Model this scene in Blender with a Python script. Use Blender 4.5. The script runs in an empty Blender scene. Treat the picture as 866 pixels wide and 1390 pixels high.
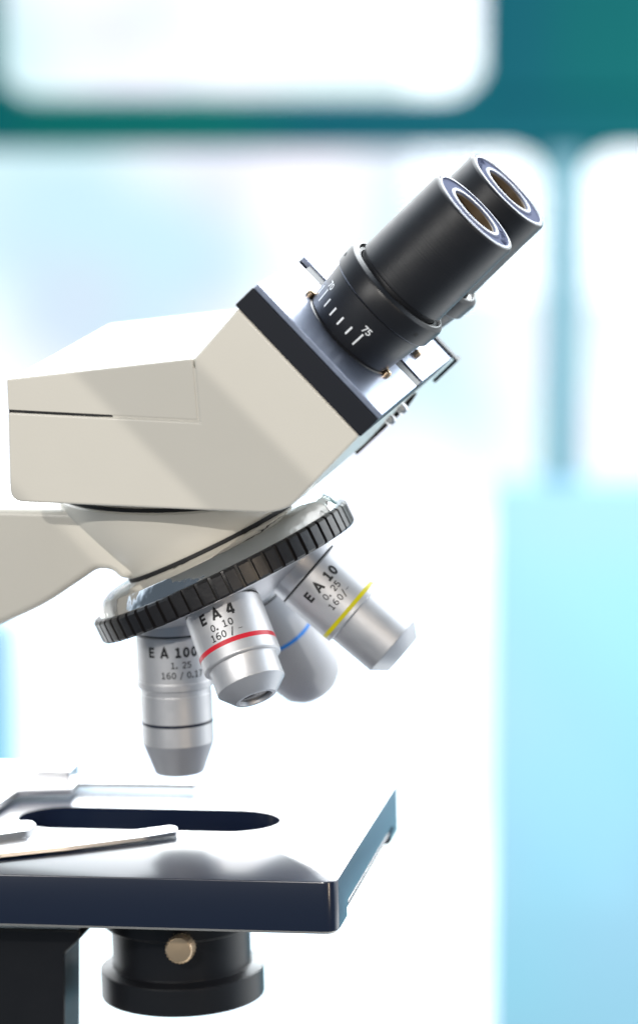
import bpy, bmesh, math, random
from mathutils import Vector, Matrix
random.seed(4)
C = bpy.context.scene.collection
S = 0.001                      # all shapes are written in millimetres
sc = bpy.context.scene

# ------------------------------------------------------------------ camera frame
AZ, EL, ROLL = math.radians(13), math.radians(11), math.radians(1.7)
DIST, FPX = 1200.0, 5280.0
BACK = Vector((math.sin(AZ)*math.cos(EL), -math.cos(AZ)*math.cos(EL), math.sin(EL)))
RIGHT = Vector((math.cos(AZ), math.sin(AZ), 0))
UP = BACK.cross(RIGHT)
RM = Matrix.Rotation(ROLL, 4, BACK)       # the microscope stands tilted by this much
RI = RM.inverted()
def ray(u, v, rolled=True):
    d = RIGHT*((u-433)/FPX) + UP*((695-v)/FPX) - BACK
    o = BACK*DIST
    if rolled: d = RI.to_3x3() @ d; o = RI.to_3x3() @ o
    return o, d
def onY(u, v, Y):                          # measured point on a plane parallel to the side of the microscope
    o, d = ray(u, v); return o + d*((Y-o.y)/d.y)
def onZ(u, v, Z):
    o, d = ray(u, v); return o + d*((Z-o.z)/d.z)
WALLD = 3900.0
HN = Vector((-math.sin(AZ), math.cos(AZ), 0))
def onWall(u, v, extra=0.0):
    o, d = ray(u, v, False)
    return o + d*((WALLD+extra)/d.dot(HN))

# ------------------------------------------------------------------ materials
def mat(name, col, rough=.5, metal=0., coat=0., spec=.5, bump=None, mottle=None, aniso=0, coat_rough=.05, trans=0):
    m = bpy.data.materials.new(name); m.use_nodes = True
    nt = m.node_tree; b = nt.nodes['Principled BSDF']
    b.inputs['Base Color'].default_value = (*col, 1)
    b.inputs['Roughness'].default_value = rough
    b.inputs['Metallic'].default_value = metal
    b.inputs['Coat Weight'].default_value = coat
    b.inputs['Coat Roughness'].default_value = coat_rough
    b.inputs['Specular IOR Level'].default_value = spec
    b.inputs['Transmission Weight'].default_value = trans
    if aniso: b.inputs['Anisotropic'].default_value = aniso
    tc = nt.nodes.new('ShaderNodeTexCoord')
    if mottle:
        sc_, amt = mottle
        n = nt.nodes.new('ShaderNodeTexNoise'); n.inputs['Scale'].default_value = sc_; n.inputs['Detail'].default_value = 5
        nt.links.new(tc.outputs['Object'], n.inputs['Vector'])
        mx = nt.nodes.new('ShaderNodeMix'); mx.data_type = 'RGBA'
        mx.inputs['A'].default_value = (*[c*(1-amt) for c in col], 1)
        mx.inputs['B'].default_value = (*[min(1, c*(1+amt)) for c in col], 1)
        nt.links.new(n.outputs['Fac'], mx.inputs['Factor']); nt.links.new(mx.outputs['Result'], b.inputs['Base Color'])
        mr = nt.nodes.new('ShaderNodeMapRange'); mr.inputs['To Min'].default_value = rough*.8; mr.inputs['To Max'].default_value = rough*1.2
        n2 = nt.nodes.new('ShaderNodeTexNoise'); n2.inputs['Scale'].default_value = sc_*3; n2.inputs['Detail'].default_value = 6
        nt.links.new(tc.outputs['Object'], n2.inputs['Vector'])
        nt.links.new(n2.outputs['Fac'], mr.inputs['Value']); nt.links.new(mr.outputs['Result'], b.inputs['Roughness'])
    if bump:
        bs, st, dist = bump
        n = nt.nodes.new('ShaderNodeTexNoise'); n.inputs['Scale'].default_value = bs; n.inputs['Detail'].default_value = 3
        nt.links.new(tc.outputs['Object'], n.inputs['Vector'])
        bp = nt.nodes.new('ShaderNodeBump'); bp.inputs['Strength'].default_value = st; bp.inputs['Distance'].default_value = dist
        nt.links.new(n.outputs['Fac'], bp.inputs['Height']); nt.links.new(bp.outputs['Normal'], b.inputs['Normal'])
    return m
M = {}
M['cream'] = mat('cream_enamel', (.64,.615,.55), .38, coat=.15, bump=(1400,.12,.0002), mottle=(30,.02), coat_rough=.3)
M['black'] = mat('black_plastic', (.012,.013,.016), .36, bump=(2500,.1,.0001), mottle=(40,.15), spec=.3)
M['tube'] = mat('black_anodised_metal', (.011,.012,.015), .42, mottle=(60,.15), spec=.35)
M['bezel'] = mat('dark_bezel', (.005,.007,.013), .5, spec=.25)
M['rubber'] = mat('knurled_black', (.014,.013,.014), .34, bump=(900,.25,.0002), mottle=(120,.3))
M['dark'] = mat('matt_black', (.004,.004,.005), .7)
M['nickel'] = mat('satin_nickel', (.63,.63,.645), .46, metal=.7, mottle=(90,.03))
M['nickel2'] = mat('satin_nickel_darker', (.50,.51,.54), .45, metal=.6, mottle=(90,.03))
M['nickel3'] = mat('bead_blasted_nickel', (.52,.52,.54), .6, metal=.5, mottle=(90,.03))
M['chrome'] = mat('polished_steel', (.78,.78,.79), .12, metal=1)
M['turret'] = mat('turret_aluminium', (.66,.65,.64), .10, metal=1, bump=(70,.30,.004), mottle=(60,.08))
M['dome'] = mat('satin_cast_metal', (.62,.62,.64), .42, metal=.85, mottle=(70,.05))
M['plate'] = mat('slide_plate_metal', (.30,.34,.44), .34, metal=.9, mottle=(160,.05))
M['stage'] = mat('stage_black_enamel', (.006,.012,.034), .36, bump=(3000,.05,.0001), spec=.1, coat=1, coat_rough=.19)
M['stage'].node_tree.nodes['Principled BSDF'].inputs['Coat IOR'].default_value = 1.7
M['rim'] = mat('rim_sheen_colour', (.09,.10,.15), .8, spec=.01)  # matt bluish colour stands in for sky sheen on the black rim
M['amber'] = mat('amber_brown_ring', (.09,.065,.04), .4, spec=.1)
M['brass'] = mat('brass', (.62,.46,.30), .34, metal=1)
M['steel'] = mat('clip_steel', (.72,.72,.73), .3, metal=1, mottle=(100,.05))
M['glass'] = mat('amber_coated_lens', (.12,.09,.05), .06, spec=.6)
M['lens'] = mat('objective_glass', (.05,.035,.025), .08, spec=.4)
M['ink'] = mat('black_ink', (.012,.012,.014), .5)
M['flat_ink'] = mat('rim_print', (.01,.012,.03), 1, spec=0)
M['pale'] = mat('rim_highlight_pale', (.34,.36,.42), .4, spec=.2)  # pale colour put in as the highlight on the rim edges
M['white'] = mat('white_ink', (.75,.78,.80), .5)
M['red'] = mat('red_band', (.62,.012,.03), .35)
M['yellow'] = mat('yellow_band', (.62,.55,.0), .35)
M['blue'] = mat('blue_band', (.01,.24,.80), .35)
M['navy'] = mat('black_band', (.008,.012,.03), .35)

def turned(m, amt):                        # fine rings left by the lathe
    nt = m.node_tree; b = nt.nodes['Principled BSDF']
    at = nt.nodes.new('ShaderNodeAttribute'); at.attribute_name = 'turned'
    n = nt.nodes.new('ShaderNodeTexNoise'); n.noise_dimensions = '1D'; n.inputs['Scale'].default_value = 2.2; n.inputs['Detail'].default_value = 4
    nt.links.new(at.outputs['Fac'], n.inputs['W'])
    bp = nt.nodes.new('ShaderNodeBump'); bp.inputs['Strength'].default_value = amt; bp.inputs['Distance'].default_value = .0001
    nt.links.new(n.outputs['Fac'], bp.inputs['Height']); nt.links.new(bp.outputs['Normal'], b.inputs['Normal'])
for k_ in ('nickel', 'nickel2', 'tube'): turned(M[k_], .35)

# ------------------------------------------------------------------ helpers
BASE = Vector((-70, 0, -215))
root = bpy.data.objects.new('microscope', None); C.objects.link(root)
root.matrix_world = Matrix.Translation((RM @ BASE)*S) @ RM
root['label'] = 'cream and black laboratory microscope with two black eyepieces and silver objectives'
root['category'] = 'microscope'

def mk(name, verts, faces, m, parent=root, smooth=30, bevel=0, seg=2, local=True):
    me = bpy.data.meshes.new(name)
    off = BASE if local else Vector((0,0,0))
    me.from_pydata([(Vector(v)-off)*S for v in verts], [], faces)
    bm = bmesh.new(); bm.from_mesh(me); bmesh.ops.recalc_face_normals(bm, faces=bm.faces); bm.to_mesh(me); bm.free()
    me.materials.append(m if not isinstance(m, str) else M[m])
    o = bpy.data.objects.new(name, me); C.objects.link(o)
    if parent: o.parent = parent
    for p in me.polygons: p.use_smooth = bool(smooth)
    if bevel:
        b = o.modifiers.new('bevel', 'BEVEL'); b.width = bevel*S; b.segments = seg; b.limit_method = 'ANGLE'
        b.angle_limit = math.radians(25); b.harden_normals = True
    elif smooth: me.set_sharp_from_angle(angle=math.radians(smooth))
    return o

class Fr:                                  # a local frame
    def __init__(s, o, x, y, z): s.o, s.x, s.y, s.z = Vector(o), Vector(x), Vector(y), Vector(z)
    def p(s, a, b, c): return s.o + s.x*a + s.y*b + s.z*c
def frame_axis(o, z, face):                # z up the axis, y facing the viewer
    z = Vector(z).normalized(); f = (face - z*face.dot(z)).normalized()
    return Fr(o, z.cross(f), f, z)
VIEW = RI.to_3x3() @ BACK
# frame: x = viewer's right, y = towards the viewer, z = axis

def lathe(name, fr, prof, m, parent=root, n=96, bevel=0, smooth=30, closed=False):
    V, Fc = [], []
    for (r, z) in prof:
        for i in range(n):
            a = 2*math.pi*i/n; V.append(fr.p(r*math.sin(a), r*math.cos(a), z))
    k = len(prof)
    for j in range(k-1 if not closed else k):
        j2 = (j+1) % k
        for i in range(n):
            i2 = (i+1) % n; Fc.append((j*n+i, j*n+i2, j2*n+i2, j2*n+i))
    if not closed:
        Fc.append(tuple(range(n))[::-1]); Fc.append(tuple((k-1)*n+i for i in range(n)))
    o = mk(name, V, Fc, m, parent, smooth, bevel)
    at = o.data.attributes.new('turned', 'FLOAT', 'POINT')
    for j, (r, z) in enumerate(prof):
        for i in range(n): at.data[j*n+i].value = z + r*1.7
    return o

def prism(name, poly, axis_pts, m, parent=root, bevel=0, seg=2, smooth=30):
    """poly: list of Vectors, axis_pts: (offset vector a, offset vector b)"""
    n = len(poly); a, b = axis_pts
    V = [Vector(p)+Vector(a) for p in poly] + [Vector(p)+Vector(b) for p in poly]
    Fc = [tuple(range(n))[::-1], tuple(range(n, 2*n))] + [(i, (i+1) % n, n+(i+1) % n, n+i) for i in range(n)]
    return mk(name, V, Fc, m, parent, smooth, bevel, seg)

def xz(p): return Vector((p.x, 0, p.z))
def side(pts, Y): return [xz(onY(u, v, Y)) for u, v in pts]
def roundpoly(pts, rad, seg=4):
    """round the corners of a polygon of Vectors; rad: one radius or a list"""
    out = []; n = len(pts)
    for i in range(n):
        r = rad[i] if isinstance(rad, (list, tuple)) else rad
        p, a, b = pts[i], pts[i-1], pts[(i+1) % n]
        if r <= 0: out.append(p); continue
        da, db = (a-p), (b-p); la, lb = da.length, db.length
        t = min(r, la*.45, lb*.45); A = p+da.normalized()*t; B = p+db.normalized()*t
        for k in range(seg+1):
            s = k/seg; out.append(A*(1-s)**2 + p*2*s*(1-s) + B*s*s)
    return out

def ell(cx, cy, rx, ry, a0, a1, n=14):
    return [(cx+rx*math.cos(math.radians(a0+(a1-a0)*k/n)), cy+ry*math.sin(math.radians(a0+(a1-a0)*k/n))) for k in range(n+1)]
def glyph(c, w):                            # strokes (open or closed centre lines), advance; cap height 1
    h = w/2
    if c == 'E': return [[(h,0),(h,1)], [(w,1-h),(.60,1-h)], [(w,.52),(.57,.52)], [(w,h),(.60,h)]], .64
    if c == 'W': return [[(.05,1),(.24,h),(.44,.8),(.64,h),(.83,1)]], .90
    if c == 'F': return [[(h,0),(h,1)], [(w,1-h),(.58,1-h)], [(w,.50),(.54,.50)]], .62
    if c == 'X': return [[(.04,0),(.62,1)], [(.04,1),(.28,.58)], [(.38,.42),(.62,0)]], .68
    if c == 'A': return [[(.06,0),(.39,1-h*.2),(.72,0)], [(.20,.30),(.58,.30)]], .78
    if c == '0': return [ell(.33,.5,.33-h,.5-h,0,360,28)], .68
    if c == '1': return [[(.33,w),(.33,1)], [(.33-h,1-h*1.3),(.09,.80)], [(.06,h),(.60,h)]], .66
    if c == '4': return [[(.47,0),(.47,1)], [(.47-h,.94),(.06,.36),(.06,.30)], [(.02,.28),(.47-h,.28)], [(.47+h,.28),(.66,.28)]], .70
    if c == '2': return [ell(.30,.70,.25,.30-h,160,0,10)+[(.52,.55),(.08,h),(.08,h)], [(.08,h),(.60,h)]], .66
    if c == '5': return [[(.56,1-h),(.13,1-h),(.13,.56)]+ell(.28,.33,.28,.33-h,100,-150,14)], .66
    if c == '6': return [[(.56,1-h),(.40,1-h)]+ell(.40,.42,.40-h,.58-h,100,180,8), ell(.34,.32,.30-h*.6,.32-h,0,360,20)], .68
    if c == '7': return [[(.04,1-h),(.56,1-h),(.20,0)]], .62
    if c == '.': return [[(.09,0),(.09,w*1.7)]], .34
    if c == '/': return [[(.02,-.12),(.42,1.02)]], .46
    if c == '-': return [[(.04,.55),(.62,.55)]], .70
    return [], .34
def text_mesh(body, size, bold=.12, space=.12):
    """letters drawn as ribbons; size = cap height in mm, bold = stroke width / cap height"""
    V, Fc, x = [], [], 0.0
    for ch in body:
        st, adv = glyph(ch, bold)
        w = {'-': .5, '.': 1.7}.get(ch, 1)*bold
        for ln in st:
            pts = [Vector((p[0], p[1])) for p in ln]; closed = (pts[0]-pts[-1]).length < 1e-4 and len(pts) > 3
            if closed: pts = pts[:-1]
            q = [pts[0]]
            for a, b in zip(pts, pts[1:]):          # cut long strokes so they follow the barrel
                if (b-a).length < 1e-5: continue
                k = max(1, int((b-a).length*size/.4))
                q += [a+(b-a)*(i+1)/k for i in range(k)]
            n = len(q); base = len(V)
            for i in range(n):
                pr = q[i-1] if (i or closed) else None; nx = q[(i+1) % n] if (i < n-1 or closed) else None
                d1 = (q[i]-pr).normalized() if pr is not None else None; d2 = (nx-q[i]).normalized() if nx is not None else None
                if d1 is None: d1 = d2
                if d2 is None: d2 = d1
                dd = (d1+d2).normalized(); nn = Vector((-dd.y, dd.x)); mlen = w/2/max(.5, nn.dot(Vector((-d1.y, d1.x))))
                for s_ in (1, -1):
                    p = q[i]+nn*mlen*s_; V.append(Vector(((x+p.x)*size, p.y*size, 0)))
            for i in range(n if closed else n-1):
                j = (i+1) % n; Fc.append((base+2*i, base+2*i+1, base+2*j+1, base+2*j))
        x += adv+space
    x -= space
    for v in V: v.x -= x*size/2
    return V, Fc
def wrap_texts(name, fr, items, m, parent, rad):
    """items: (body, size, bold, angle deg, z, space); rad(z) gives the radius"""
    VV, FF = [], []
    for it in items:
        body, size, bold, ang, z, sp = it
        V, Fc = text_mesh(body, size, bold, sp); o = len(VV)
        for v in V:
            zz = z+v.y; r = rad(zz)+.06; a = v.x/r + math.radians(ang)
            VV.append(fr.p(r*math.sin(a), r*math.cos(a), zz))
        FF += [tuple(i+o for i in f) for f in Fc]
    return mk(name, VV, FF, m, parent, 0)

# ------------------------------------------------------------------ head
HW = 62.0; HF = 50.0
P1 = xz(onY(323, 418, -HW)); P2 = xz(onY(488, 592, -HW))
t = (P2-P1).normalized(); nrm = Vector((-t.z, 0, t.x)); LT = (P2-P1).length
Yv = Vector((0, 1, 0))
def H(tt, nn, y): return P1 + t*tt + nrm*nn + Yv*y
ysp = (Yv*-HW, Yv*HF)
hb = side([(270,572),(11,559),(14,681),(366,697),(394,689),(488,592),(323,418),(263,487)], -HW)
hb = roundpoly(hb, [0,0,4,5,5,0,0,0])
head = prism('binocular_head', hb, ysp, 'cream', bevel=.9, seg=3)
cv = side([(262,486.5),(269,571),(11,557.5),(9,515)], -HW)
prism('top_cover', cv, (Yv*(-HW+.25), Yv*(HF-.25)), 'cream', bevel=.55)
core = side([(30,545),(152,550),(152,566),(12.5,566),(12.5,545)], -HW)
prism('seam_gasket', core, (Yv*(-HW+.35), Yv*(HF-.9)), 'dark', parent=head)
core = side([(153,550),(255,560),(250,500),(276,500),(280,585),(153,572)], -HW)
prism('cover_seat', core, (Yv*(-HW+.45), Yv*(HF-.9)), 'cream', parent=head)
# dark bezel
bz = [H(-1.2,0,0), H(LT+.3,0,0), H(LT+.3,7.5,0), H(-1.2,7.5,0)]
bez = prism('front_bezel', bz, (Yv*(-HW-.3), Yv*(HF+.3)), 'bezel', bevel=.35)
# raised face and two sliding plates
def onH(u, v, nn):
    o, d = ray(u, v); q = P1+nrm*nn; k = (q-o).dot(nrm)/d.dot(nrm); return o+d*k
GA = -6.4
for (y0, y1) in ((-HW-.1, GA-4.6), (GA+4.6, HF)):
    prism('slide_plate', [H(-1.0,7.55,0), H(LT+.1,7.55,0), H(LT+.1,9.4,0), H(-1.0,9.4,0)], (Yv*y0, Yv*y1), 'plate', bevel=.25)
prism('centre_gap_strip', [H(2.4,7.52,0), H(LT-.1,7.52,0), H(LT-.1,8.9,0), H(2.4,8.9,0)], (Yv*(GA-4.55), Yv*(GA+4.55)), 'bezel', parent=bez)
prism('end_stop', [H(40,9.45,0), H(LT+2.2,9.45,0), H(LT+2.2,10.2,0), H(40,10.2,0)], (Yv*(HF-5.2), Yv*(HF-2.2)), 'bezel', parent=bez)
prism('end_stop', [H(LT+1,-1,0), H(LT+2.2,-1,0), H(LT+2.2,10.2,0), H(LT+1,10.2,0)], (Yv*(HF-2.1), Yv*(HF+.1)), 'bezel', parent=bez)
prism('under_rail', [H(LT+.32,-32,0), H(LT+1.8,-32,0), H(LT+2.0,-10,0), H(LT+1.0,-5,0), H(LT+.32,-5,0)], (Yv*34, Yv*38), 'dark', parent=bez, bevel=.1)
for nn in (-13.4, -8.2):
    f = Fr(H(LT+.4, nn, 24), nrm, Yv, t)
    lathe('rail_screw', f, [(1.7,-1),(1.7,1.6),(1.2,2.4),(.5,2.6)], 'steel', n=24)

def eyepiece(Y, sign):
    o = H(LT/2+.9, 0, Y); fr = frame_axis(o, nrm, VIEW)
    e = lathe('eyepiece', fr, [(12,30.5),(14.7,30.6),(14.7,32.3),(15.5,32.6),(15.6,33.4),(15.45,62.4),(15.0,63.1),(14.6,63.15),(14.5,62.5),(9.2,62.5),(9.2,58)], 'tube', bevel=.12, n=128)
    lathe('lens_ring', fr, [(8.05,58.3),(8.05,62.6),(7.8,62.4),(7.6,60.2),(7.6,58.3)], 'amber', e, closed=True)
    lathe('rim_highlight_ring', fr, [(14.4,63.0),(14.4,63.22),(13.75,63.25),(13.75,63.05)], 'pale', e, closed=True, n=128)  # added ring, its paleness painted in as the bevel's highlight
    lathe('rim_highlight_ring', fr, [(9.6,62.9),(9.4,63.3),(8.5,63.3),(8.4,62.9)], 'pale', e, closed=True, n=128)
    lathe('eyepiece_lens', fr, [(7.55,59.5),(6.6,59.9),(4.6,60.4),(2,60.65),(.2,60.7)], 'glass', e)
    lathe('rim_face', fr, [(14.45,62.6),(14.45,63.05),(13.7,63.1),(13.4,62.75),(10.4,62.75),(10.0,63.0),(8.3,63.0),(8.1,62.7),(8.1,58.5)], 'rim', e, n=128, closed=True)
    # circular lettering on the rim face
    VV, FF = [], []
    for body, a0 in (('WF10X', 70 if Y < 0 else -125),):
        V, Fc = text_mesh(body, 2.1, .22, .3); off = len(VV)
        for v in V:
            r = 11.1+v.y; a = math.radians(a0+40) + v.x/12.1
            VV.append(fr.p(r*math.sin(a), r*math.cos(a), 62.8))
        FF += [tuple(i+off for i in f) for f in Fc]
    mk('rim_lettering', VV, FF, 'flat_ink', e, 0)
    d = lathe('diopter_ring', fr, [(14.0,9.6),(15.0,9.7),(15.5,10.6),(17.1,22.8),(17.2,23.6),(15.6,23.8),(15.4,22.9)], 'tube', bevel=.12, n=128)
    lathe('ring_collar', fr, [(13.8,8.2),(16.0,8.2),(16.0,9.2),(15.2,9.8),(13.8,9.8)], 'black', d, closed=True, n=96)
    lathe('grip_ring', fr, [(15,23.75),(17.6,23.8),(18.2,24.3),(18.55,29.6),(18.3,30.4),(17.2,31.4),(16.6,31.5),(16.2,30.6),(14.9,30.5)], 'black', d, closed=True, bevel=.15, n=128)
    rz = lambda z: 15.5+(z-10.6)*(17.1-15.5)/12.2
    VV, FF = [], []
    def tick(ang, z0, z1, w):
        o_ = len(VV)
        for z in (z0, z1):
            r = rz(z)+.06
            for s_ in (-1, 1):
                a = math.radians(ang)+s_*w/2/r
                VV.append(fr.p(r*math.sin(a), r*math.cos(a), z))
        FF.append((o_, o_+1, o_+3, o_+2))
    for k in range(-9, 1):
        a = 12+k*13.5
        if k % 5 == 0: tick(a, 12.4, 17.0, .6)
        else: tick(a, 13.2, 16.2, .6)
    mk('scale_ticks', VV, FF, 'white', d, 0)
    wrap_texts('scale_numbers', fr, [('75', 2.2, .17, 12, 17.5, .1), ('70', 2.2, .17, 12-67.5, 17.5, .1)], 'white', d, rz)
    for ang in (-72, 50, 170):
        a = math.radians(ang); c = fr.p(18.4*math.sin(a), 18.4*math.cos(a), 27.4)
        out = (fr.x*math.sin(a)+fr.y*math.cos(a)); tn = (fr.x*math.cos(a)-fr.y*math.sin(a))
        f = Fr(c-out*.6, tn, fr.z, out)
        lathe('grip_pin', f, [(.75,0),(.75,.64),(.2,.68)], 'dark', d, n=16)
    # brass screws on the plate by the tube
    for (u, v) in ([(421,400),(524,508)] if Y < 0 else [(565,481)]):
        q = onH(u, v, 9.8); f = frame_axis(q-nrm*1, nrm, VIEW)
        lathe('plate_screw', f, [(1.3,0),(1.3,1.9),(.9,2.4),(.2,2.5)], 'brass', n=20)
    return e
eyepiece(-28, 1); eyepiece(28, -1)

# ------------------------------------------------------------------ arm
MY = 21.0
AR = onY(200, 697, -35).z
TH = math.radians(24.85); BE = math.radians(24.0)
AP = Vector((-48.29, 0, 18.70))
T = Vector((math.sin(TH), 0, -math.cos(TH)))
ft = frame_axis(AP, -T, VIEW)
FZ = Fr((-47,0,AR), (1,0,0), (0,-1,0), (0,0,1))
lathe('head_seat', FZ, [(33.0,1.1),(33.0,14)], 'cream', parent=head, n=96)
lathe('seat_seam', FZ, [(34.2,.05),(34.2,1.1)], 'dark', parent=head, n=96)
armpts = [(-420,700),(0,690),(200,696),(230,760),(165,790),(152,775),(131,773),(105,791),(60,822),(0,849),(-160,925),(-200,1000),(-240,1900),(-420,1900)]
ap = side(armpts, -MY)
ap = roundpoly(ap, [6,4,0,0,0,4,5,5,7,8,30,30,0,0], 5)
arm = prism('arm', ap, (Yv*-MY, Yv*MY), 'cream', bevel=3.5, seg=4)
bm = bmesh.new()
for i in range(72):
    a = 2*math.pi*i/72; cs, sn = math.cos(a), math.sin(a)
    for r, z in ((33.9, 0), (34.5,-.7), (34.5,-3.5)): bm.verts.new(FZ.p(r*cs, r*sn, z))
    for r, z in ((27.8,-30.6), (28.6,-29.8), (28.6,-28.5)): bm.verts.new(ft.p(r*cs, r*sn, z))
bmesh.ops.convex_hull(bm, input=bm.verts[:]); bm.verts.index_update()
mk('arm_nose', [v.co.copy() for v in bm.verts], [tuple(v.index for v in f.verts) for f in bm.faces], 'cream', arm, 40); bm.free()
bp = roundpoly([Vector((x, y, 0)) for x, y in ((-190,-60),(40,-75),(40,75),(-190,60))], 18, 6)
prism('foot', bp, (Vector((0,0,-250)), Vector((0,0,-225))), 'cream', bevel=4, seg=3)

# ------------------------------------------------------------------ turret
A0 = 38.0; A1 = 45.4                # ring top and bottom along T
tc_ = lathe('turret_cover', ft, [(20,-31.8),(30.5,-31.8),(31.0,-32.0),(35.5,-32.3),(38.0,-33.4),(39.6,-35.4),(40.4,-37),(41.0,-38.05),(36,-38.4)], 'turret', n=96, bevel=.2)
lathe('turret_seal', ft, [(24,-29),(27.6,-30),(27.9,-31.7),(24,-32)], 'dark', tc_, n=96)
# rim lug on the cover by the right end
# knurled ring
NK = 60; V, Fc = [], []
def loop(rs, rg, z):
    s0 = len(V)
    for i in range(NK):
        a = 2*math.pi*i/NK; w = 2*math.pi/NK
        for (f_, r) in ((.0, rg), (.20, rg), (.24, rs), (.62, rs+.02), (.96, rs)):
            aa = a+f_*w; V.append(ft.p(r*math.sin(aa), r*math.cos(aa), z))
    return s0
L = [loop(38,38,-A0+.3), loop(42.3,41.9,-A0+.12), loop(42.9,42.2,-A0), loop(43.5,42.3,-A0-.7), loop(43.5,42.3,-A1+.7), loop(42.9,42.2,-A1), loop(42.2,41.9,-A1-.1), loop(36,36,-A1+.2)]
n5 = NK*5
for j in range(len(L)-1):
    for i in range(n5):
        i2 = (i+1) % n5; Fc.append((L[j]+i, L[j]+i2, L[j+1]+i2, L[j+1]+i))
for i in range(n5):
    i2 = (i+1) % n5; Fc.append((L[-1]+i, L[-1]+i2, L[0]+i2, L[0]+i))
tr = mk('knurled_ring', V, Fc, 'rubber', root, 20)
turret = lathe('turret_dome', ft, [(30,-43),(39.8,-44.6),(39.8,-45.7),(38.8,-46.0),(34,-46.4),(30,-47.2),(22,-50.3),(10,-54.6),(3,-56.2),(.5,-56.4)], 'dome', bevel=.3)

def objective(k, prof, neck, bands, texts, name='objective', s0=58.7, lens=None, groove=None, tipmat='nickel2', body='nickel', tip_from=None):
    ph = math.radians(4.0)+k*math.pi/2
    Lv = Vector((-math.cos(TH), 0, -math.sin(TH))); N = Vector((0,-1,0))
    d = T*math.cos(BE) + (Lv*math.cos(ph)+N*math.sin(ph))*math.sin(BE)
    fr = frame_axis(AP+d*s0, -d, VIEW)
    pr = [(r, -s) for s, r in prof]
    ob = lathe(name, fr, [(prof[0][1]-3, 0)]+pr, body, bevel=.18, n=128)
    lathe('mount_collar', fr, [(9,9.5),(11.3,9.2),(11.6,.52),(9,0.52)], 'dome', ob)
    lathe('collar_gap', fr, [(prof[0][1]+.04,-.02),(prof[0][1]+.04,.5),(8,.5),(8,-.02)], 'dark', ob, closed=True)
    def rad(z):
        s = -z
        for (s1, r1), (s2, r2) in zip(prof, prof[1:]):
            if s1 <= s <= s2 and s2 > s1: return r1+(r2-r1)*(s-s1)/(s2-s1)
        return prof[0][1]
    for (s1, s2, m) in bands:
        r1, r2 = rad(-s1)+.05, rad(-s2)+.05
        lathe('colour_band', fr, [(r1-.4,-s1),(r1,-s1),(r2,-s2),(r2-.4,-s2)], m, ob, closed=True, n=128)
    if texts: wrap_texts('lettering', fr, texts, 'ink', ob, rad)
    if tip_from:
        s1, r1, s2, r2, rin = tip_from
        lathe('front_cone', fr, [(r1+.0,-s1),(r2,-s2),(r2-.25,-s2-.15),(rin,-s2-.15),(rin-.5,-s2+1.2)], tipmat, ob, bevel=.1, n=96)
        lathe('front_lens', fr, [(rin,-s2+1.0),(rin*.6,-s2+.75),(.3,-s2+.65)], 'lens', ob, n=48)
    return ob
# red band, facing the viewer
objective(1, [(0,11.75),(.3,12.0),(18.3,12.25),(18.8,11.9),(18.85,10.9),(19.4,10.7),(26.3,10.7)], 0,
          [(13.4,14.9,'red')], [('E A 4', 3.6, .22, -10, -6.4, .12), ('0. 10', 2.35, .155, -8, -9.7, .12), ('160 / -', 2.35, .155, -5, -12.7, .12)],
          s0=54.8, tip_from=(26.3,10.7,30.4,6.6,5.2))
# long objective with black band
objective(0, [(0,11.5),(.3,11.75),(14.6,11.75),(15.0,12.0),(16.9,12.0),(17.3,11.1),(19.0,11.0),(19.2,11.15),(35.0,11.15)], 0,
          [(27.8,28.7,'navy')], [('E A 100', 3.3, .22, 0, -6.2, .13), ('1. 25', 2.1, .155, 12, -9.6, .12), ('160 / 0.17', 2.1, .155, 14, -12.8, .12)],
          tip_from=(35.0,11.15,44.6,7.6,6.4), s0=57.2, name='objective')
# yellow band
objective(2, [(0,11.5),(.3,11.8),(18.3,11.8),(18.5,11.2),(18.6,10.6),(33.8,10.4)], 0,
          [(15.7,17.0,'yellow')], [('E A 10', 3.4, .22, 2, -6.5, .13), ('0. 25', 2.2, .155, 4, -9.7, .12), ('160/-', 2.2, .155, 4, -13.0, .24)],
          tip_from=(33.8,10.4,38.0,6.9,5.4))
# blue band, on the far side
objective(3, [(0,11.6),(.3,11.8),(26,12.3),(31,12.2),(35,11.5),(39,10.1),(41.4,7.9),(42.6,5.6)], 0,
          [(15.6,16.8,'blue')], None, tip_from=(42.6,5.6,43.6,4.0,3.0), body='nickel3', tipmat='nickel3')

# ------------------------------------------------------------------ stage
Z0 = -100.25
c0 = onZ(456, 1198, Z0)
RZ = Matrix.Rotation(math.radians(2.3), 3, 'Z')
def SG(x, y, z=0): return c0 + RZ @ Vector((x, y, 0)) + Vector((0, 0, z))
LX, LY, THK = 190, 116, 16.4
def inv(p): return RZ.inverted() @ (Vector((p.x, p.y, 0))-Vector((c0.x, c0.y, 0)))
outer = roundpoly([Vector((x, y, 0)) for x, y in ((-LX,0),(0,0),(0,LY),(-LX,LY))], [2,4.5,4.5,2], 6)
sl = [inv(onZ(u, v, Z0)) for u, v in ((25,1110),(380,1116),(200,1097),(200,1127))]
xl, xr, yf, yn = sl[0].x, sl[1].x, sl[2].y, sl[3].y
rr = (yf-yn)/2; yc = (yf+yn)/2
slot = []
for k in range(33):
    a = -math.pi/2+math.pi*k/32; slot.append(Vector((xr-rr*1.25+rr*1.25*math.cos(a), yc+rr*math.sin(a), 0)))
for k in range(33):
    a = math.pi/2+math.pi*k/32; slot.append(Vector((xl+rr*1.25+rr*1.25*math.cos(a), yc+rr*math.sin(a), 0)))
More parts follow.
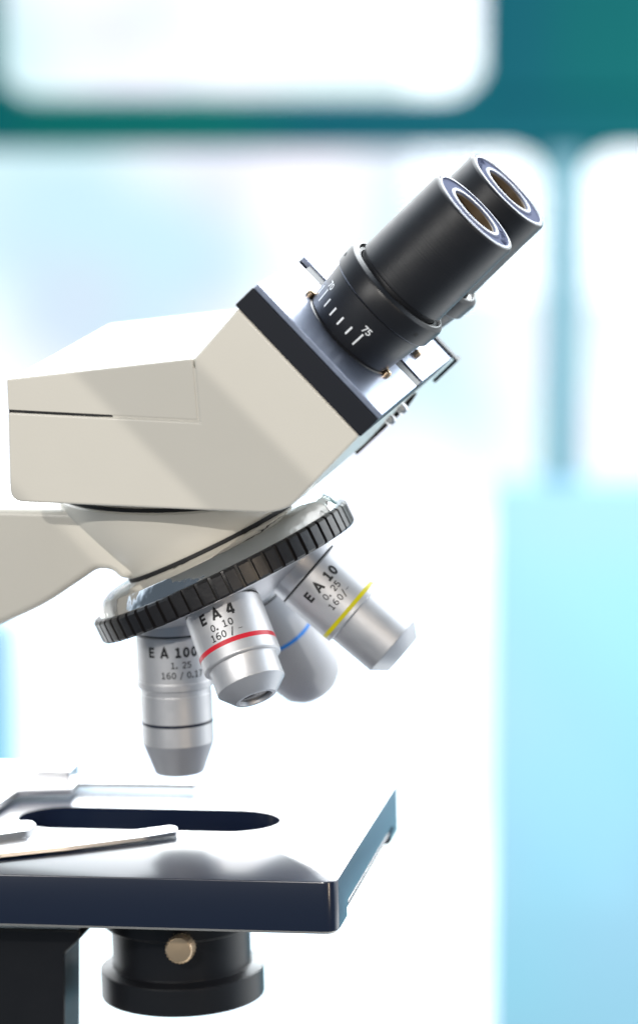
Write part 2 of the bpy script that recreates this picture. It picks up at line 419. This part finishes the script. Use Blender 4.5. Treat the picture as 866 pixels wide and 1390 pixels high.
def plate_with_hole(name, outer, hole, z0, z1, m, chamf, P, parent=root):
    bm = bmesh.new()
    def ringv(pts, z): return [bm.verts.new((p.x, p.y, z)) for p in pts]
    def inset(pts, c):
        n = len(pts); cx = sum(p.x for p in pts)/n; cy = sum(p.y for p in pts)/n; out = []
        for i in range(n):
            e = (pts[(i+1) % n]-pts[i-1]); nn = Vector((e.y, -e.x, 0)).normalized(); out.append(pts[i]-nn*c)
        return out
    levels = [ringv(inset(outer, chamf), z1), ringv(inset(outer, chamf*.3), z1-chamf*.3), ringv(outer, z1-chamf), ringv(outer, z0+chamf*2), ringv(inset(outer, chamf*2), z0)]
    h1 = ringv(hole, z1); h0 = ringv(hole, z0)
    for a, b in zip(levels, levels[1:]):
        for i in range(len(a)): bm.faces.new((a[i], a[(i+1) % len(a)], b[(i+1) % len(a)], b[i]))
    for i in range(len(h1)): bm.faces.new((h1[i], h1[(i+1) % len(h1)], h0[(i+1) % len(h1)], h0[i]))
    for A_, B_ in ((levels[0], h1), (levels[-1], h0)):
        es = []
        for r_ in (A_, B_):
            for i in range(len(r_)):
                e = bm.edges.get((r_[i], r_[(i+1) % len(r_)])); es.append(e)
        bmesh.ops.triangle_fill(bm, use_beauty=True, use_dissolve=False, edges=es)
    bm.verts.index_update()
    V = [P(v.co.x, v.co.y, v.co.z) for v in bm.verts]; Fc = [tuple(v.index for v in f.verts) for f in bm.faces]; bm.free()
    return mk(name, V, Fc, m, parent, 30)
stage = plate_with_hole('stage', outer, slot, -THK, 0, 'stage', .5, SG)
def box(name, x0, x1, y0, y1, z0, z1, m, parent=root, bevel=.3, P=SG):
    V = [P(x, y, z) for z in (z0, z1) for x, y in ((x0,y0),(x1,y0),(x1,y1),(x0,y1))]
    return mk(name, V, [(0,1,2,3),(4,5,6,7),(0,1,5,4),(1,2,6,5),(2,3,7,6),(3,0,4,7)], m, parent, 30, bevel)
for bx_ in ((-7,5,17,98,-THK-3,-THK+3.6), (-.9,5,19,103,-THK+3.61,-THK+5.4)):
    cut = box('cut', *bx_, 'stage', None, 0)
    cut.location = BASE*S
    cut.parent = root; cut.location = (0,0,0)
    md = stage.modifiers.new('cut', 'BOOLEAN'); md.object = cut; md.operation = 'DIFFERENCE'; md.solver = 'EXACT'
    bpy.context.view_layer.update(); dg = bpy.context.evaluated_depsgraph_get()
    nm = bpy.data.meshes.new_from_object(stage.evaluated_get(dg)); stage.modifiers.clear(); stage.data = nm
    nm.set_sharp_from_angle(angle=math.radians(30))
    bpy.data.objects.remove(cut)
# steel specimen holder, outlines measured on the stage surface
def plate(name, px, h0, h1, m='steel', parent=root, bevel=.25, rad=1.0):
    pts = [onZ(u, v, Z0+h1) for u, v in px]
    pts = [Vector((p.x, p.y, 0)) for p in pts]
    pts = roundpoly(pts, rad, 3)
    return prism(name, pts, (Vector((0,0,Z0+h0)), Vector((0,0,Z0+h1))), m, parent, bevel)
hold = plate('specimen_holder', [(-60,1044),(95,1046),(109,1058),(97,1071),(24,1073),(-60,1130)], 1.2, 3.2)
plate('holder_bar', [(95,1050),(128,1056),(268,1060),(264,1064),(120,1062),(95,1062)], .8, 2.4, 'steel', hold, .15, .3)
plate('holder_block', [(-80,1112),(44,1114),(50,1119),(38,1127),(-10,1134),(-80,1150)], 1.6, 4.4, 'steel', hold)
fing = plate('specimen_finger', [(-80,1143),(0,1138),(66,1138),(120,1136),(180,1127),(232,1120),(241,1122),(241,1128),(200,1135),(92,1149),(0,1159),(-80,1166)], .7, 2.1)
box('holder_carriage', -152, -104, 92, 104, 3, 8, 'steel', hold, .6)
# condenser and fittings below the stage
ctr = onY(247, 1290, 0); zb = Z0-THK
fz = Fr((ctr.x, 0, zb), (1,0,0), (0,-1,0), (0,0,1))
cond = lathe('condenser', fz, [(20,-.2),(23.5,-.5),(23.5,-5),(24.8,-6),(24.8,-16),(22,-17),(22,-30),(26,-31),(26,-40),(14,-41)], 'black', bevel=.3)
lathe('condenser_lens', Fr((ctr.x-2, -2, zb+4), (1,0,0), (0,-1,0), (0,0,1)), [(10,-5),(10,0),(5,1.2),(.5,1.5)], 'black', cond)
q = onY(245, 1290, -30)
fs = frame_axis(Vector((q.x, -24, q.z)), Vector((0.05,-1,.12)), Vector((0,0,1)))
scw = lathe('thumb_screw', fs, [(2,-6),(2,3.4),(3.9,3.6),(4.2,4.2),(4.2,9.2),(3.8,9.8),(1,9.9)], 'brass', n=24, bevel=.15)
for k in range(24):
    a = 2*math.pi*k/24
    c = Vector((math.sin(a), math.cos(a)))
    pts = [fs.p(r*math.sin(a+w), r*math.cos(a+w), 0) for r, w in ((4.1,-.05),(4.45,-.03),(4.45,.03),(4.1,.05))]
    prism('grip_rib', pts, (fs.z*4.4, fs.z*9.0), 'brass', scw)
V = []
bl = [onY(u, v, -30) for u, v in ((-200,1255),(108,1262),(112,1272),(88,1295),(88,1420),(-200,1420))]
prism('stage_bracket', [xz(p) for p in bl], (Yv*-30, Yv*-12), 'black', bevel=.8)
for u in (0, 84):
    q = onY(u, 1264, -42)
    lathe('bracket_screw', Fr((q.x, -40, zb-.2), (1,0,0), (0,-1,0), (0,0,1)), [(2.6,0),(2.6,-1.2),(1.8,-1.9),(.3,-2)], 'brass', n=24)
    
# ------------------------------------------------------------------ background: window wall
def tag(o, label, cat): o['label'] = label; o['category'] = cat
def wallbox(name, u0, v0, u1, v1, thick, m, parent, front=0.0, bevel=4):
    c = [onWall(u, v) for u, v in ((u0,v1),(u1,v1),(u1,v0),(u0,v0))]
    # keep members upright and level: use mean positions
    hx = RIGHT
    xs0 = (c[0].dot(hx)+c[3].dot(hx))/2; xs1 = (c[1].dot(hx)+c[2].dot(hx))/2
    z0 = (c[0].z+c[1].z)/2; z1 = (c[2].z+c[3].z)/2
    base = HN*(c[0].dot(HN))
    V = [base + hx*x + Vector((0,0,z)) + HN*y for z in (z0, z1) for x, y in ((xs0,-front),(xs1,-front),(xs1,thick),(xs0,thick))]
    return mk(name, V, [(0,1,2,3),(4,5,6,7),(0,1,5,4),(1,2,6,5),(2,3,7,6),(3,0,4,7)], m, parent, 30, bevel, local=False)
def teal(name, a, b):
    m = mat(name, a, .6, spec=.08); nt = m.node_tree; bs = nt.nodes['Principled BSDF']
    tc = nt.nodes.new('ShaderNodeTexCoord'); n = nt.nodes.new('ShaderNodeTexNoise'); n.inputs['Scale'].default_value = 3.0; n.inputs['Detail'].default_value = 1
    nt.links.new(tc.outputs['Object'], n.inputs['Vector'])
    r = nt.nodes.new('ShaderNodeValToRGB'); r.color_ramp.elements[0].position = .4; r.color_ramp.elements[1].position = .6
    r.color_ramp.elements[0].color = (*a, 1); r.color_ramp.elements[1].color = (*b, 1)
    nt.links.new(n.outputs['Fac'], r.inputs['Fac']); nt.links.new(r.outputs['Color'], bs.inputs['Base Color'])
    return m
TE = teal('teal_paint', (.0,.14,.125), (.002,.105,.14))
PB = teal('pale_blue_panel', (.36,.80,.95), (.42,.74,.93))
MU = mat('grey_blue_paint', (.15,.38,.47), .5)
GL = bpy.data.materials.new('window_glass'); GL.use_nodes = True
nt = GL.node_tree; nt.nodes.remove(nt.nodes['Principled BSDF'])
tr_ = nt.nodes.new('ShaderNodeBsdfTransparent'); gl_ = nt.nodes.new('ShaderNodeBsdfGlossy'); gl_.inputs['Roughness'].default_value = .02
mx = nt.nodes.new('ShaderNodeMixShader'); mx.inputs[0].default_value = .04
tr_.inputs['Color'].default_value = (.93,.97,1,1)
nt.links.new(tr_.outputs[0], mx.inputs[1]); nt.links.new(gl_.outputs[0], mx.inputs[2]); nt.links.new(mx.outputs[0], nt.nodes['Material Output'].inputs[0])
win = bpy.data.objects.new('window', None); C.objects.link(win)
wb = onWall(433, 1600); win.location = wb*S
tag(win, 'large out of focus teal framed window glowing white behind the microscope', 'window')
win['x'] = 0
wparts = []
def W(*a, **k):
    o = wallbox(*a, **k); wparts.append(o); return o
W('frame_rail', -900, 134, 3600, 204, 60, TE, None)
W('frame_post', 658, -700, 3600, 133, 60, TE, None)
W('frame_post', -150, -700, -6, 133, 60, TE, None)
W('mullion', 739, 205, 790, 652, 40, MU, None)
W('lower_panel', 658, 653, 3600, 2600, 40, PB, None)
W('lower_panel', -900, 840, 38, 2600, 40, PB, None)
def fillet(u, v, su, sv, r, m):            # added frame corner, shaped to round the opening like blurred glare
    p0 = onWall(u, v); px_ = (onWall(u+1, v)-p0).dot(RIGHT); x0 = p0.dot(RIGHT); z0 = p0.z
    pts = [(0,0)]+[(su*r*(1-math.sin(k*math.pi/16)), -sv*r*(1-math.cos(k*math.pi/16))) for k in range(9)]
    b = HN*(p0.dot(HN)); P = [b + RIGHT*(x0+x_*px_)+Vector((0,0,z0+z_*px_)) for x_, z_ in pts]
    n = len(P); V = [p-HN*0 for p in P]+[p+HN*30 for p in P]
    o = mk('glare_corner', V, [tuple(range(n)), tuple(range(n,2*n))]+[(i,(i+1)%n,n+(i+1)%n,n+i) for i in range(n)], m, None, 30, 0, local=False)
    wparts.append(o)
fillet(657.9, 134.1, -1, -1, 60, TE); fillet(-5.9, 134.1, 1, -1, 60, TE)
fillet(739.1, 203.9, -1, 1, 50, TE); fillet(789.9, 203.9, 1, 1, 50, TE)
for r in ((-5,-700,657,133), (-900,205,737,652), (791,205,1500,652), (39,653,657,2600)):
    c = [onWall(u, v, 20) for u, v in ((r[0],r[3]),(r[2],r[3]),(r[2],r[1]),(r[0],r[1]))]
    o = wallbox('pane', *r, 4, GL, None, front=-14, bevel=0); wparts.append(o)
for o in wparts:
    o.parent = win; o.matrix_parent_inverse = Matrix.Translation(-win.location)
del win['x']

# ------------------------------------------------------------------ world: bright day behind and above, dim room in front
w = bpy.data.worlds.new('World'); sc.world = w; w.use_nodes = True
nt = w.node_tree; bg = nt.nodes['Background']
tc = nt.nodes.new('ShaderNodeTexCoord'); sp = nt.nodes.new('ShaderNodeSeparateXYZ')
nt.links.new(tc.outputs['Generated'], sp.inputs[0])
def mr(src, a, b, c, d, interp='SMOOTHSTEP'):
    n = nt.nodes.new('ShaderNodeMapRange'); n.interpolation_type = interp
    for k, v in zip(('From Min','From Max','To Min','To Max'), (a, b, c, d)): n.inputs[k].default_value = v
    nt.links.new(src, n.inputs['Value']); return n.outputs['Result']
def mth(op, a, b):
    n = nt.nodes.new('ShaderNodeMath'); n.operation = op
    for i, s_ in enumerate((a, b)):
        if isinstance(s_, (int, float)): n.inputs[i].default_value = s_
        else: nt.links.new(s_, n.inputs[i])
    return n.outputs[0]
rear = mr(sp.outputs['Y'], -.15, .55, 0, 1)
upm = mr(sp.outputs['Z'], -.03, .12, 0, 1)
nz = nt.nodes.new('ShaderNodeTexNoise'); nz.inputs['Scale'].default_value = 14; nz.inputs['Detail'].default_value = 2
nt.links.new(tc.outputs['Generated'], nz.inputs['Vector'])
nv = mth('ADD', mr(nz.outputs['Fac'], .35, .62, .92, 1.3), mr(sp.outputs['Z'], -.178, -.20, 0, 1.3))
band = mth('MULTIPLY', mr(sp.outputs['Y'], .84, .93, 0, 1), mth('MULTIPLY', mr(sp.outputs['Z'], .02, .12, 0, 1), mr(sp.outputs['Z'], .5, .7, 4.5, 0)))
low = mth('MULTIPLY', mr(sp.outputs['Y'], .88, .94, 0, 1), mth('MULTIPLY', mr(sp.outputs['Z'], .20, .26, 0, 1), mr(sp.outputs['Z'], .34, .42, 3.0, 0)))
upm = mth('ADD', mth('ADD', upm, low), mth('MULTIPLY', band, .28))
strength = mth('ADD', .20, mth('MULTIPLY', rear, mth('ADD', nv, mth('MULTIPLY', upm, 3.6))))
cr = nt.nodes.new('ShaderNodeMix'); cr.data_type = 'RGBA'
cr.inputs['A'].default_value = (.80,.93,1,1); cr.inputs['B'].default_value = (1,.985,.97,1)
nt.links.new(mr(nz.outputs['Fac'], .35, .6, 0, 1), cr.inputs['Factor'])
nz2 = nt.nodes.new('ShaderNodeTexNoise'); nz2.inputs['Scale'].default_value = 22; nz2.inputs['Detail'].default_value = 1
nt.links.new(tc.outputs['Generated'], nz2.inputs['Vector'])
tint = nt.nodes.new('ShaderNodeMix'); tint.data_type = 'RGBA'
tint.inputs['A'].default_value = (1,.90,.95,1); tint.inputs['B'].default_value = (.90,1,.96,1)
nt.links.new(mr(nz2.outputs['Fac'], .35, .65, 0, 1), tint.inputs['Factor'])
mul = nt.nodes.new('ShaderNodeMix'); mul.data_type = 'RGBA'; mul.blend_type = 'MULTIPLY'; mul.inputs['Factor'].default_value = 1
nt.links.new(cr.outputs['Result'], mul.inputs['A']); nt.links.new(tint.outputs['Result'], mul.inputs['B'])
fr_ = nt.nodes.new('ShaderNodeMix'); fr_.data_type = 'RGBA'; fr_.inputs['A'].default_value = (.62,.80,1,1)
nt.links.new(rear, fr_.inputs['Factor']); nt.links.new(mul.outputs['Result'], fr_.inputs['B'])
nt.links.new(fr_.outputs['Result'], bg.inputs['Color']); nt.links.new(strength, bg.inputs['Strength'])

# ------------------------------------------------------------------ lamps
def area(name, loc, target, size, power, col, sy=None):
    l = bpy.data.lights.new(name, 'AREA'); l.energy = power; l.color = col; l.size = size
    if sy: l.shape = 'RECTANGLE'; l.size_y = sy
    o = bpy.data.objects.new(name, l); C.objects.link(o); o.location = loc
    o.rotation_euler = (Vector(target)-Vector(loc)).to_track_quat('-Z', 'Y').to_euler(); return o
area('front_fill', (-.75,-1.6,.55), (-.02,0,0), .5, 12, (1,.98,.94))  # unseen soft fill added to light the cream side
area('warm_lamp', (.85,-1.1,.15), (0,0,-.03), .12, 3.0, (1,.80,.58), .5)
area('top_fill', (.1,.9,1.5), (0,0,0), 1.0, 55, (.93,.97,1))  # unseen overhead fill added to whiten the head top and stage
sl_ = bpy.data.lights.new('window_light', 'SPOT'); sl_.energy = 49; sl_.spot_size = math.radians(26); sl_.spot_blend = .3; sl_.shadow_soft_size = .0015; sl_.color = (1,.95,.88)
so = bpy.data.objects.new('window_light', sl_); C.objects.link(so)
loc = (BACK + UP*.16 - RIGHT*.2).normalized()
sx = UP.cross(loc).normalized(); sy_ = loc.cross(sx)
so.matrix_world = Matrix.Translation(loc*1.6) @ Matrix((sx, sy_, loc)).transposed().to_4x4()
sl_.use_nodes = True; ln = sl_.node_tree; em = ln.nodes['Emission']
tc = ln.nodes.new('ShaderNodeTexCoord'); sx_ = ln.nodes.new('ShaderNodeSeparateXYZ'); ln.links.new(tc.outputs['Normal'], sx_.inputs[0])
def lm(op, a, b):
    n = ln.nodes.new('ShaderNodeMath'); n.operation = op
    for i, q_ in enumerate((a, b)):
        if isinstance(q_, (int, float)): n.inputs[i].default_value = q_
        else: ln.links.new(q_, n.inputs[i])
    return n.outputs[0]
az_ = lm('ABSOLUTE', sx_.outputs['Z'], 0)
dv = lm('MULTIPLY', lm('DIVIDE', lm('ADD', sx_.outputs['X'], sx_.outputs['Y']), az_), 1540.0)   # millimetres across the light patch
rp = ln.nodes.new('ShaderNodeValToRGB'); e = rp.color_ramp.elements
while len(e) > 1: e.remove(e[0])
e[0].position = 0; e[0].color = (.55,)*3+(1,)
for v_, c_ in ((-84,.55),(-80,1),(-32,1),(-28,.55),(8,.55),(12,1)):
    q_ = e.new((v_+150)/300); q_.color = (c_,)*3+(1,)
ln.links.new(lm('DIVIDE', lm('ADD', dv, 150.0), 300.0), rp.inputs['Fac']); ln.links.new(rp.outputs['Color'], em.inputs['Color'])
wl = onWall(820, 620)*S
area('panel_fill', wl-HN*1.15+Vector((.25,-.1,.35)), wl, .8, 19, (1,1,1))  # unseen area light added to brighten the pale blue panel

# ------------------------------------------------------------------ camera
cd = bpy.data.cameras.new('camera'); cam = bpy.data.objects.new('camera', cd); C.objects.link(cam)
R3 = Matrix((RIGHT, UP, BACK)).transposed()
cam.matrix_world = Matrix.Translation(BACK*DIST*S) @ R3.to_4x4()
cd.sensor_fit = 'VERTICAL'; cd.sensor_height = 24; cd.lens = FPX/1390*24
cd.clip_start = .05; cd.clip_end = 100
cd.dof.use_dof = True; cd.dof.focus_distance = 1.165; cd.dof.aperture_fstop = cd.lens/20.0
cd.dof.aperture_blades = 0
sc.camera = cam
sc.view_settings.view_transform = 'Standard'; sc.view_settings.look = 'None'
sc.view_settings.exposure = 0; sc.view_settings.gamma = 1
sc.cycles.use_denoising = True
